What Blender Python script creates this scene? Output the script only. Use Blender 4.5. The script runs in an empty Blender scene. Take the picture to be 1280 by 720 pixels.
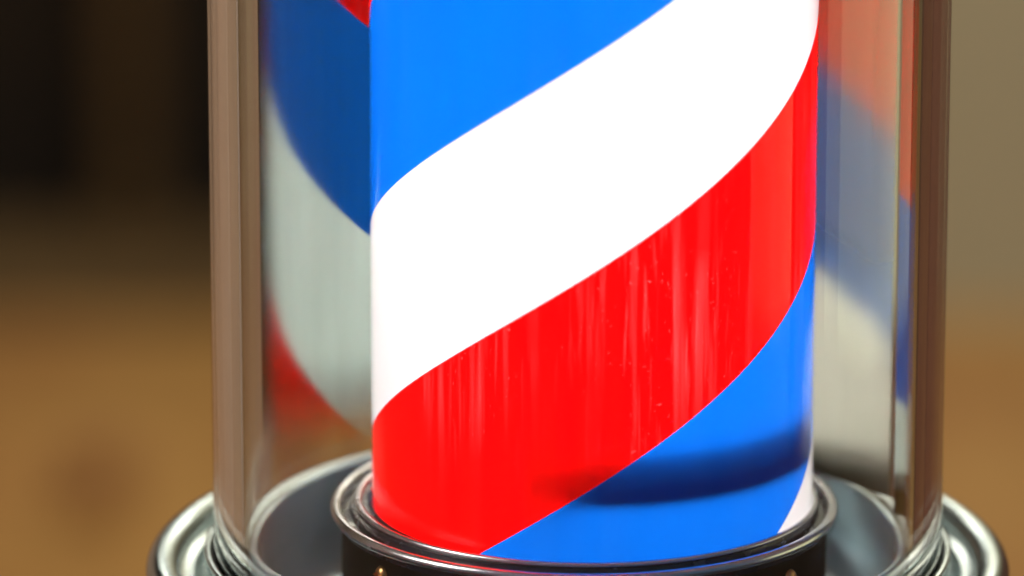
import bpy, bmesh, math, random
from mathutils import Vector
R = math.radians
S = 0.0002                      # one "unit" below is 0.2 mm
sc = bpy.context.scene
col = sc.collection

# ---------------------------------------------------------------- helpers
def link(name, bm, mat, parent=None, loc=(0, 0, 0), smooth=True, label=None, autos=None):
    me = bpy.data.meshes.new(name)
    bmesh.ops.recalc_face_normals(bm, faces=bm.faces)
    bm.to_mesh(me); bm.free()
    for p in me.polygons: p.use_smooth = smooth
    if smooth and autos:
        me.set_sharp_from_angle(angle=R(autos))
    me.materials.append(mat)
    o = bpy.data.objects.new(name, me)
    col.objects.link(o)
    o.location = [c * S for c in loc]
    if parent: o.parent = parent
    if label: o['label'] = label
    return o

def lathe(profile, seg=192, closed=False, arc=None, bm=None, cx=0, cy=0):
    """profile: (r, z) list; arc: (a0, a1) degrees or None for a full turn"""
    bm = bm or bmesh.new()
    full = arc is None
    n = seg if full else seg + 1
    rings = []
    for (r, z) in profile:
        ring = []
        for i in range(n):
            a = 2 * math.pi * i / seg if full else R(arc[0] + (arc[1] - arc[0]) * i / seg)
            ring.append(bm.verts.new(((cx + r * math.cos(a)) * S, (cy + r * math.sin(a)) * S, z * S)))
        rings.append(ring)
    m = len(rings)
    for k in range(m if closed else m - 1):
        A, B = rings[k], rings[(k + 1) % m]
        for i in range(n if full else n - 1):
            j = (i + 1) % n
            bm.faces.new((A[i], A[j], B[j], B[i]))
    if closed and not full:
        bm.faces.new([r_[0] for r_ in rings]); bm.faces.new([r_[-1] for r_ in reversed(rings)])
    return bm

def arcpts(cx, cz, r, a0, a1, n=10):
    return [(cx + r * math.cos(R(a0 + (a1 - a0) * i / n)), cz + r * math.sin(R(a0 + (a1 - a0) * i / n))) for i in range(n + 1)]

def box(x0, x1, y0, y1, z0, z1, bm=None):
    bm = bm or bmesh.new()
    v = [bm.verts.new((x * S, y * S, z * S)) for x in (x0, x1) for y in (y0, y1) for z in (z0, z1)]
    for f in ((0, 1, 3, 2), (4, 6, 7, 5), (0, 4, 5, 1), (2, 3, 7, 6), (0, 2, 6, 4), (1, 5, 7, 3)):
        bm.faces.new([v[i] for i in f])
    return bm

class N:
    def __init__(s, name):
        s.m = bpy.data.materials.new(name); s.m.use_nodes = True
        s.t = s.m.node_tree; s.t.nodes.clear()
        s.out = s.t.nodes.new('ShaderNodeOutputMaterial')
    def n(s, typ, **kw):
        nd = s.t.nodes.new(typ)
        for k, v in kw.items():
            if hasattr(nd, k) and not k.startswith('i_'): setattr(nd, k, v)
        return nd
    def l(s, a, b): s.t.links.new(a, b)
    def math(s, op, a, b=None, c=None):
        nd = s.t.nodes.new('ShaderNodeMath'); nd.operation = op
        for i, v in enumerate((a, b, c)):
            if v is None: continue
            if isinstance(v, (int, float)): nd.inputs[i].default_value = v
            else: s.l(v, nd.inputs[i])
        return nd.outputs[0]
    def noise(s, scale, detail=4, vec=None, rough=.5):
        nd = s.n('ShaderNodeTexNoise'); nd.inputs['Scale'].default_value = scale
        nd.inputs['Detail'].default_value = detail; nd.inputs['Roughness'].default_value = rough
        if vec is not None: s.l(vec, nd.inputs['Vector'])
        return nd.outputs['Fac']
    def coords(s, scale=(1, 1, 1)):
        tc = s.n('ShaderNodeTexCoord'); mp = s.n('ShaderNodeMapping')
        mp.inputs['Scale'].default_value = scale
        s.l(tc.outputs['Object'], mp.inputs['Vector']); return mp.outputs[0]
    def ramp(s, fac, stops, interp='LINEAR'):
        nd = s.n('ShaderNodeValToRGB'); cr = nd.color_ramp; cr.interpolation = interp
        while len(cr.elements) > 1: cr.elements.remove(cr.elements[-1])
        cr.elements[0].position = stops[0][0]; cr.elements[0].color = (*stops[0][1], 1)
        for p, c in stops[1:]:
            e = cr.elements.new(p); e.color = (*c, 1)
        s.l(fac, nd.inputs[0]); return nd.outputs[0]

def principled(name, color, rough=.4, metal=0, coat=0, noise_amt=0, noise_scale=60, col_noise=None, stretch=(1, 1, 1), rough_var=0):
    b = N(name)
    p = b.n('ShaderNodeBsdfPrincipled')
    p.inputs['Base Color'].default_value = (*color, 1)
    p.inputs['Roughness'].default_value = rough
    p.inputs['Metallic'].default_value = metal
    p.inputs['Coat Weight'].default_value = coat
    v = b.coords(stretch)
    if col_noise:
        f = b.noise(noise_scale, 6, v)
        b.l(b.ramp(f, [(.35, color), (.65, col_noise)]), p.inputs['Base Color'])
    if rough_var:
        f = b.noise(noise_scale * 2, 5, v)
        b.l(b.math('MULTIPLY_ADD', f, rough_var, rough - rough_var / 2), p.inputs['Roughness'])
    if noise_amt:
        bp = b.n('ShaderNodeBump'); bp.inputs['Strength'].default_value = noise_amt
        bp.inputs['Distance'].default_value = .0004
        b.l(b.noise(noise_scale, 5, v), bp.inputs['Height']); b.l(bp.outputs[0], p.inputs['Normal'])
    if name == 'black_enamel': p.inputs['Specular IOR Level'].default_value = .2
    b.l(p.outputs[0], b.out.inputs[0])
    return b.m

# ---------------------------------------------------------------- layout numbers
PITCH = R(15.3); FPX = 7500.0; D = 7500.0
PX = 18                         # pole axis, beside the tube axis
PR = 275                        # pole radius
TOP = 1250

# ---------------------------------------------------------------- materials
well_m = principled('blue_grey_enamel', (.46, .60, .65), .22, .5, col_noise=(.60, .70, .73), noise_scale=30, rough_var=.08)
chrome = principled('polished_chrome', (.58, .57, .60), .24, 1, rough_var=.16, noise_scale=130, noise_amt=.22)
steel = principled('blue_grey_steel', (.27, .33, .35), .22, 1, col_noise=(.33, .38, .38), rough_var=.06, noise_scale=28, noise_amt=.03)
black = principled('black_enamel', (.003, .003, .0035), .5, 0, rough_var=.1)
navy = principled('dark_gloss_gasket', (.018, .022, .04), .25, 0, coat=.35, rough_var=.2, noise_amt=.3, noise_scale=120)
brass = principled('brass_screw', (.65, .34, .14), .28, 1)
b = N('skirt_plastic'); t_ = b.n('ShaderNodeBsdfTranslucent'); t_.inputs[0].default_value = (.50, .20, .30, 1)
b.l(t_.outputs[0], b.out.inputs[0]); skirt_mat = b.m

b = N('clear_acrylic'); g = b.n('ShaderNodeBsdfPrincipled')
g.inputs['Base Color'].default_value = (.97, .97, .96, 1)
g.inputs['Transmission Weight'].default_value = 1
g.inputs['IOR'].default_value = 1.45
g.inputs['Roughness'].default_value = 0.0
b.l(g.outputs[0], b.out.inputs[0]); acrylic = b.m

def mirror_mat(name, colr, r0, cover):
    b = N(name); g = b.n('ShaderNodeBsdfPrincipled')
    g.inputs['Base Color'].default_value = (*colr, 1); g.inputs['Metallic'].default_value = 1
    v = b.coords((1, 1, .05))
    b.l(b.math('MULTIPLY_ADD', b.noise(60, 3, v), .12, r0), g.inputs['Roughness'])
    mu = b.n('ShaderNodeMix'); mu.data_type = 'RGBA'
    b.l(b.math('MULTIPLY_ADD', b.noise(70, 4, b.coords((1, 1, .12))), 1.6, -.45), mu.inputs[0]); mu.clamp_factor = True
    mu.inputs[6].default_value = (*[c * .82 for c in colr], 1); mu.inputs[7].default_value = (*[c * 1.12 for c in colr], 1)
    b.l(mu.outputs[2], g.inputs['Base Color'])
    # coating coverage varies with height to fade the reflection: part of the plate is clear
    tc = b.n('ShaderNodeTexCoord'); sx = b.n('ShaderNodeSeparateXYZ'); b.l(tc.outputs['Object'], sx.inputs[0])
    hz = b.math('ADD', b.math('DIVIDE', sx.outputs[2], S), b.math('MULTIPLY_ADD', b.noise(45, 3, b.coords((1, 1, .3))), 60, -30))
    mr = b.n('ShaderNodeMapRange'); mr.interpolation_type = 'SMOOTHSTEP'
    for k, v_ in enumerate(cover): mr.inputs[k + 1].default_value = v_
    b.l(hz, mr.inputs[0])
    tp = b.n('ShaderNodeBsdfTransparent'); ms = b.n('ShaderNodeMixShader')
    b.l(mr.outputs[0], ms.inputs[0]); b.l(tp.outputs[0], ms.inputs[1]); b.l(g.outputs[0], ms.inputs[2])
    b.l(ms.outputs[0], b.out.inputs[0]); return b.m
mirror_flange = mirror_mat('flange_mirror', (.235, .285, .250), .10, (0, 10, 1, 1))
mirror = mirror_mat('tinted_mirror', (.235, .285, .250), .08, (70, 210, .0, 1))
mirror2 = mirror_mat('height_faded_mirror', (.38, .385, .31), .26, (215, 330, 1, .42))

b = N('lamp_glow'); e = b.n('ShaderNodeEmission')
e.inputs[0].default_value = (1, .985, .97, 1); e.inputs[1].default_value = 26
b.l(e.outputs[0], b.out.inputs[0]); glow = b.m

# printed film: red, white, blue bands on a helix, pushed through by the lamp inside
def film():
    b = N('striped_film')
    tc = b.n('ShaderNodeTexCoord'); sx = b.n('ShaderNodeSeparateXYZ')
    b.l(tc.outputs['Object'], sx.inputs[0])
    x, y, z = sx.outputs
    # angle from the left side over the front to the right: 0 .. pi ; behind: negative / past pi
    th = b.math('ARCTAN2', b.math('MULTIPLY', y, -1), b.math('MULTIPLY', x, -1))   # left 0, front +pi/2, right +-pi
    # move the join of the sheet to straight behind: th in (-pi/2, 3pi/2)
    th = b.math('ADD', th, b.math('MULTIPLY', b.math('LESS_THAN', th, -math.pi / 2), 2 * math.pi))
    h = b.math('DIVIDE', z, S)
    # offset of white/blue edge: zero at left side
    rise = b.math('MULTIPLY', th, RISE_HALF / math.pi)
    seam = b.math('MULTIPLY', b.math('GREATER_THAN', th, math.pi + .12), SEAM)
    ph = b.math('SUBTRACT', b.math('SUBTRACT', h, rise), seam)   # height above the helix line
    ph = b.math('DIVIDE', b.math('SUBTRACT', ph, Z_BW), CYC)
    fr = b.math('FRACT', b.math('ADD', ph, 10.0))
    # fr 0..BLUE : blue above the edge ; then red ; then white
    v = b.coords((1, 1, .03))
    streak = b.noise(330, 3, v)
    red = (.85, 0.0, 0.001); blu = (0.0, .098, .50); whi = (.93, .93, .90)
    c = b.ramp(fr, [(0, blu), (BW, red), (BW + RW, whi)], 'CONSTANT')
    # thin pale streaks: scratches plus reflections painted into the print, and small rubbed-off specks
    patch = b.noise(28, 2, b.coords((1, 1, .6)))
    pm = b.n('ShaderNodeMapRange'); pm.inputs[1].default_value = .45; pm.inputs[2].default_value = .7
    b.l(patch, pm.inputs[0])
    st = b.math('MULTIPLY', b.math('MAXIMUM', b.math('SUBTRACT', streak, .52), 0), .55)
    st2 = b.math('MULTIPLY', b.math('MAXIMUM', b.math('SUBTRACT', b.noise(900, 2, b.coords((1, 1, .05))), .60), 0), .5)
    sk = b.math('MULTIPLY', b.math('GREATER_THAN', b.noise(1500, 2, b.coords((1, 1, .7))), .718), .2)
    wear_glare = b.math('MULTIPLY', b.math('ADD', b.math('ADD', st, st2), sk), b.math('MULTIPLY_ADD', pm.outputs[0], .9, .1))
    mix = b.n('ShaderNodeMix'); mix.data_type = 'RGBA'
    isred = b.math('MULTIPLY', b.math('GREATER_THAN', fr, BW), b.math('LESS_THAN', fr, BW + RW))
    zz = b.n('ShaderNodeMapRange'); zz.inputs[1].default_value = 60; zz.inputs[2].default_value = 330; zz.inputs[3].default_value = .12
    b.l(h, zz.inputs[0])
    b.l(b.math('MULTIPLY', b.math('MULTIPLY', wear_glare, zz.outputs[0]), b.math('MULTIPLY_ADD', isred, .68, .04)), mix.inputs[0])
    # broad unevenness of the print
    hs = b.n('ShaderNodeHueSaturation'); b.l(c, hs.inputs['Color'])
    b.l(b.math('MULTIPLY_ADD', b.noise(24, 5, b.coords((1, 1, .35))), .34, .83), hs.inputs['Value'])
    b.l(hs.outputs[0], mix.inputs[6]); mix.inputs[7].default_value = (.75, .75, .75, 1)
    tr = b.n('ShaderNodeBsdfTranslucent'); df = b.n('ShaderNodeBsdfDiffuse')
    b.l(mix.outputs[2], tr.inputs[0]); b.l(mix.outputs[2], df.inputs[0])
    m1 = b.n('ShaderNodeMixShader'); m1.inputs[0].default_value = .25
    b.l(tr.outputs[0], m1.inputs[1]); b.l(df.outputs[0], m1.inputs[2])
    gl = b.n('ShaderNodeBsdfGlossy'); gl.inputs['Roughness'].default_value = .07
    gl.inputs[0].default_value = (1, 1, 1, 1)
    fz = b.n('ShaderNodeFresnel'); fz.inputs[0].default_value = 1.22
    m2 = b.n('ShaderNodeMixShader')
    b.l(fz.outputs[0], m2.inputs[0]); b.l(m1.outputs[0], m2.inputs[1]); b.l(gl.outputs[0], m2.inputs[2])
    b.l(m2.outputs[0], b.out.inputs[0])
    return b.m
RISE_HALF = 578; CYC = 798; BW = 262 / 798; RW = 271 / 798; SEAM = 0
Z_BW = 346                      # height of blue/white edge on the left side
film_m = film()

# ---------------------------------------------------------------- the barber pole
root = bpy.data.objects.new('barber_pole', None); col.objects.link(root)
root.empty_display_size = .05; root.location = (0, 0, -5000 * S)
root['label'] = 'lit red, white and blue striped barber pole in a clear tube on a chrome base'
root['category'] = 'barber pole'
holder = root
def part(name, bm, mat, parent=None, **kw):
    o = link(name, bm, mat, None, **kw)
    bpy.context.view_layer.update()
    p = parent or root
    o.parent = p
    w = o.location.copy()
    if p is root: o.location = w - root.location
    return o

# striped cylinder (built on its own axis so that the film's texture runs round it)
bm = lathe([(PR, 4), (PR, TOP)], 256)
cyl = part('striped_cylinder', bm, film_m, loc=(PX, 0, 0))
# things inside it (children share its frame)
lamp = part('lamp', lathe([(0.1, -150), (30, -150), (30, TOP - 10), (.1, TOP - 10)], 48), glow, parent=cyl)
def shade_skirt():
    # an added translucent skirt round part of the lamp, shading a dark band onto the film: close to the film at its lower edge, further in above and at its end
    bm = bmesh.new(); n = 72; rows = []
    for i in range(n + 1):
        u = i / n; a = R(-107 + 93.5 * u)
        e = max(0.0, 1 - u / .20); e = e * e * (3 - 2 * e)
        rb = 271 - 30 * e; rt = 260 - 40 * e; zt = 136 - 6 * e
        pts = [(rb, 78), (rb - 4, 76), (rt - 5, zt), (rt, zt + 1), ((rb + rt) / 2 + 8, 104)]
        rows.append([bm.verts.new((r * math.cos(a) * S, r * math.sin(a) * S, z * S)) for r, z in pts])
    for A, B in zip(rows, rows[1:]):
        for k in range(5): bm.faces.new((A[k], A[(k + 1) % 5], B[(k + 1) % 5], B[k]))
    bm.faces.new(rows[0]); bm.faces.new(list(reversed(rows[-1])))
    return bm
br = part('shading_skirt', shade_skirt(), skirt_mat, parent=cyl, autos=40)

# cup that holds the cylinder
prof = [(268, -300), (306, -300), (306, -16)] + arcpts(312, -6, 5.5, 250, -20, 8)[0:1]
cup = part('cup', lathe([(262, -200), (262, -20), (303, -20), (303, -330), (262, -330)], 192, closed=True), black, loc=(8, 0, 0), autos=40)
rim = part('cup_rim', lathe(arcpts(310, -3, 7, 0, 330, 11), 256, closed=True), chrome, parent=cup)
gask = part('gasket', lathe([(271, -19.5), (271, 3.5), (291, 3.5), (294, -6), (304.5, -9), (304.5, -19.5)], 192, closed=True), navy, parent=cup, autos=50)
inner = part('inner_collar', lathe(arcpts(285, 6, 4.2, 0, 330, 11), 256, closed=True), chrome, loc=(11, 0, 0))
def screw(ang, z, parent, r0=303):
    bm = bmesh.new()
    prof = [(0.01, 6), (5, 5.5), (9, 3.5), (11, 0), (11, -3)]
    seg = 24; rings = []
    for (r, h) in prof:
        rings.append([bm.verts.new((r * math.cos(2 * math.pi * i / seg) * S, r * math.sin(2 * math.pi * i / seg) * S, h * S)) for i in range(seg)])
    for k in range(len(rings) - 1):
        for i in range(seg): bm.faces.new((rings[k][i], rings[k][(i + 1) % seg], rings[k + 1][(i + 1) % seg], rings[k + 1][i]))
    # slot bar
    box(-8, 8, -1.3, 1.3, 5, 6.8, bm)
    o = part('screw', bm, brass, parent=parent, autos=40)
    a = R(ang)
    o.location = (r0 * math.cos(a) * S, r0 * math.sin(a) * S, z * S)
    o.rotation_euler = (R(90), 0, a + R(90)); return o
screw(-144, -40, cup); screw(-36, -44, cup)

# base dish with rolled outer rim, valley and socket lip ; inner well inside the tube
prof = ([(413.5, -190), (457, -190)] + arcpts(462, -62, 5, 180, 20, 8) + [(467.5, -72), (470, -86), (478, -96), (488, -98), (497, -93)]
        + arcpts(518, -88, 22, 200, -40, 22) + [(530, -120), (505, -160), (500, -240), (470, -300), (330, -340), (300, -330), (300, -200), (413.5, -200)])
base = part('base_dish', lathe(prof, 256, closed=True), steel, autos=50)
prof = ([(306, -178), (340, -176), (372, -166), (386, -150), (390, -128), (398, -112), (396, -98), (398, -84), (399, -56)] + arcpts(405, -38, 5.5, 190, 0, 10)
        + [(410.5, -60), (412, -186), (306, -188)])
well = part('inner_well', lathe(prof, 256, closed=True), well_m, autos=50)
# stand down to the floor
stem = part('stand', lathe([(0.1, -342), (210, -342), (190, -420), (150, -520), (140, -4500), (180, -4700), (700, -4880), (900, -4920), (920, -5000), (.1, -5000)], 96), black, autos=35)

# clear tube
tube = part('clear_tube', lathe([(416, -188), (455, -188), (455, TOP), (416, TOP)], 384, closed=True), acrylic, autos=40)

# two curved reflecting wings inside the tube, one on each side of the cylinder
def wing(side, d0, phi_in, phi_out, zb, mat=None, x0=258.0, x1=391.0, h0=275.0, h1=402.0):
    # front face: depth d(x) with slope phi(x), phi running from phi_in to phi_out degrees
    n = 64; pts = []; d = d0; x = h1; step = (h1 - x0) / n
    while x >= x0 - .01:
        ph = phi_in + (phi_out - phi_in) * (x - h0) / (h1 - h0)
        if x <= x1: pts.append((x, d, ph))
        d += math.tan(R(ph)) * step; x -= step
    bm = bmesh.new(); T = 3.0; rows = []
    for (x, d, ph) in pts:
        nx, ny = -math.sin(R(ph)), -math.cos(R(ph))           # face normal, towards axis and viewer
        X, Y = x - nx * T, d - ny * T
        k = min(1.0, 414.0 / math.hypot(X, Y))                # back face stays inside the tube
        rows.append([bm.verts.new((side * a * S, c_ * S, z * S)) for (a, c_, z) in
                     ((x, d, zb), (x, d, TOP), (X * k, Y * k, TOP), (X * k, Y * k, zb))])
    for A, B in zip(rows, rows[1:]):
        for i in range(4):
            j = (i + 1) % 4; bm.faces.new((A[i], A[j], B[j], B[i]))
    bm.faces.new(rows[0]); bm.faces.new(list(reversed(rows[-1])))
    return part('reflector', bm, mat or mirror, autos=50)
wing(-1, -74, 34, 31, 50, x1=387)
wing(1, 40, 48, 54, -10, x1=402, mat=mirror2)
wing(1, -46, 50, 51, -10, x0=397, x1=412.5, h0=275, h1=412.5, mat=mirror_flange)
# top cap (above the picture)
part('top_cap', lathe([(.1, TOP + 1), (500, TOP + 1), (520, TOP + 20), (500, TOP + 60), (330, TOP + 120), (150, TOP + 250), (.1, TOP + 290)], 128), steel, autos=40)

# ---------------------------------------------------------------- setting
cam_pos = Vector((-82, 0, 0)) + 261 * Vector((0, math.sin(PITCH), math.cos(PITCH))) - D * Vector((0, math.cos(PITCH), -math.sin(PITCH)))
FZ = -5000.0
def ground(px, py):            # a picture position on the floor -> (x, y) in units
    d = Vector(((px - 640) / FPX, 0, 0)) + Vector((0, math.cos(PITCH), -math.sin(PITCH))) - (py - 360) / FPX * Vector((0, math.sin(PITCH), math.cos(PITCH)))
    t = (FZ - cam_pos.z) / d.z
    p = cam_pos + d * t
    return p.x, p.y

b = N('warm_wood_floor'); p = b.n('ShaderNodeBsdfPrincipled'); p.inputs['Roughness'].default_value = .45
v = b.coords((1, .25, 1)); f = b.noise(9, 5, v)
cA = b.ramp(f, [(.3, (.33, .175, .050)), (.7, (.47, .27, .085))])
v2 = b.coords((1, 1, 1)); f2 = b.noise(2.2, 2, v2)
mx = b.n('ShaderNodeMix'); mx.data_type = 'RGBA'
b.l(b.ramp(f2, [(.42, (0, 0, 0)), (.66, (1, 1, 1))]), mx.inputs[0])
b.l(cA, mx.inputs[6]); mx.inputs[7].default_value = (.30, .12, .04, 1)
b.l(mx.outputs[2], p.inputs['Base Color']); b.l(p.outputs[0], b.out.inputs[0]); wood = b.m
olive = principled('olive_plaster', (.50, .47, .31), .8, col_noise=(.56, .52, .35), noise_scale=1.2)
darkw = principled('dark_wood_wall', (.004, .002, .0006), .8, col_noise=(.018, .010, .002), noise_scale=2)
tan = principled('brown_board', (.11, .065, .02), .6)

def struct(name, bm, mat, **kw):
    o = link(name, bm, mat, smooth=False, **kw); o['kind'] = 'structure'; return o
yl = ground(200, 285)[1]; yr = ground(1200, 395)[1]
# a sheet added as the floor's darkening before the dark wall, a brown post, and a small clay pot, all far out of focus
dark_sheet_m = principled('dark_sheet_brown', (.085, .048, .012), .9, col_noise=(.12, .07, .02), noise_scale=6)
xa, ya = ground(-400, 400); xb_, yb_ = ground(600, 300)
bmr = box(xa, 100, ya, yl - 60, FZ + 4, FZ + 30)
dark_sheet = link('dark_sheet', bmr, dark_sheet_m, smooth=False)
dark_sheet['label'] = 'dark brown sheet added on the floor as its darkening before the dark wall, left of the pole'; dark_sheet['category'] = 'dark_sheet'
px_, py_ = ground(168, 300)
bmp = box(px_ - 90, px_ + 90, py_ - 100, py_ + 60, FZ + 30, 3000)
box(px_ - 130, px_ + 130, py_ - 140, py_ + 64, FZ + 30, FZ + 260, bmp)
post = link('wooden_post', bmp, tan, smooth=False)
post['label'] = 'blurred upright brown wooden post before the dark wall at upper left'; post['category'] = 'post'
qx, qy = ground(125, 640)
clay = principled('red_clay', (.42, .20, .09), .7, col_noise=(.36, .16, .07), noise_scale=10)
pot = link('clay_pot', lathe([(.1, 4), (90, 4), (130, 190), (150, 190), (152, 235), (128, 235), (112, 190), (80, 30), (.1, 30)], 64), clay, autos=35)
pot.location = (qx * S, qy * S, FZ * S)
pot['label'] = 'small blurred reddish brown clay pot on the wooden floor at lower left'; pot['category'] = 'pot'
struct('floor', box(-30000, 30000, -30000, 60000, FZ - 50, FZ), wood)
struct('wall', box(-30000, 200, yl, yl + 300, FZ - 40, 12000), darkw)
struct('wall', box(210, 30000, yr, yr + 300, FZ - 40, 12000), olive)

grey_brown = principled('grey_brown_paint', (.66, .50, .40), .6, col_noise=(.46, .32, .25), noise_scale=1.1, stretch=(1, 1, .3))
maroon = principled('maroon_paint', (.12, .042, .03), .5, col_noise=(.20, .09, .06), noise_scale=1.6, stretch=(1, 1, .3))
struct('wall', box(-4500, -4300, 4500, yl - 300, FZ - 40, 1500), grey_brown)  # low panel added out of view, tints the refraction in the tube's left edge
struct('wall', box(4300, 4500, 4500, yr - 300, FZ - 40, 1500), maroon)  # same on the right: unseen added panel, darkens that tube edge to maroon
# ---------------------------------------------------------------- light
def area(name, loc, target, w, h, power, color):
    L = bpy.data.lights.new(name, 'AREA'); L.shape = 'RECTANGLE'; L.size = w; L.size_y = h
    L.energy = power; L.color = color
    o = bpy.data.objects.new(name, L); col.objects.link(o)
    o.location = loc
    o.rotation_euler = (Vector(target) - Vector(loc)).to_track_quat('-Z', 'Y').to_euler()
    return o
area('key_softbox', (-2.2, -.6, 1.6), (0, 0, 0), 1.2, 1.6, 50, (1, .97, .9))  # unseen softbox, added for rim highlights and light in the well
area('back_softbox', (.1, 3.0, 1.25), (0, 0, 0), 2.2, .17, 17, (1, .95, .80))  # unseen strip softbox, added for the highlights on the base rim
area('side_wash', (1.2, .25, -.02), (0, 0, -.02), .8, .52, 1.8, (.78, .82, .46))  # unseen light added for an olive wash over the tube's right side
area('room_light', (1.0, 3.0, 2.8), (0, 4.2, -1), 2.5, 1.5, 76, (1, .88, .7))
area('panel_fill', (0, 2.4, 1.9), (0, 3.2, -.6), 1.5, .5, 17, (1, .9, .8))  # unseen fill, added to brighten the side panels seen through the tube edges
w = bpy.data.worlds.new('World'); sc.world = w; w.use_nodes = True
nt = w.node_tree; bg = nt.nodes['Background']; bg.inputs[1].default_value = 1
tc = nt.nodes.new('ShaderNodeTexCoord'); sp = nt.nodes.new('ShaderNodeSeparateXYZ'); cr = nt.nodes.new('ShaderNodeValToRGB')
mr = nt.nodes.new('ShaderNodeMapRange'); mr.inputs[1].default_value = -1; mr.inputs[2].default_value = 1
nt.links.new(tc.outputs['Generated'], sp.inputs[0]); nt.links.new(sp.outputs[1], mr.inputs[0])
nt.links.new(mr.outputs[0], cr.inputs[0]); nt.links.new(cr.outputs[0], bg.inputs[0])
cr.color_ramp.elements[0].position = .25; cr.color_ramp.elements[0].color = (.045, .12, .16, 1)
cr.color_ramp.elements[1].position = .62; cr.color_ramp.elements[1].color = (.17, .115, .075, 1)

# ---------------------------------------------------------------- camera
cd = bpy.data.cameras.new('camera'); cam = bpy.data.objects.new('camera', cd); col.objects.link(cam)
cam.location = cam_pos * S; cam.rotation_euler = (math.pi / 2 - PITCH, 0, 0)
cd.sensor_width = 36; cd.lens = FPX / 1280 * 36; cd.clip_start = .01; cd.clip_end = 200
cd.dof.use_dof = True; cd.dof.focus_distance = (D - 230) * S
cd.dof.aperture_fstop = (cd.lens / 1000) / .037
cd.dof.aperture_blades = 0
sc.camera = cam
sc.render.engine = 'CYCLES'
c = sc.cycles
c.max_bounces = 24; c.transmission_bounces = 16; c.glossy_bounces = 8; c.diffuse_bounces = 4; c.transparent_max_bounces = 16
c.use_denoising = True
c.caustics_refractive = True; c.caustics_reflective = True
sc.view_settings.view_transform = 'Standard'; sc.view_settings.look = 'None'
sc.view_settings.exposure = 0; sc.view_settings.gamma = 1
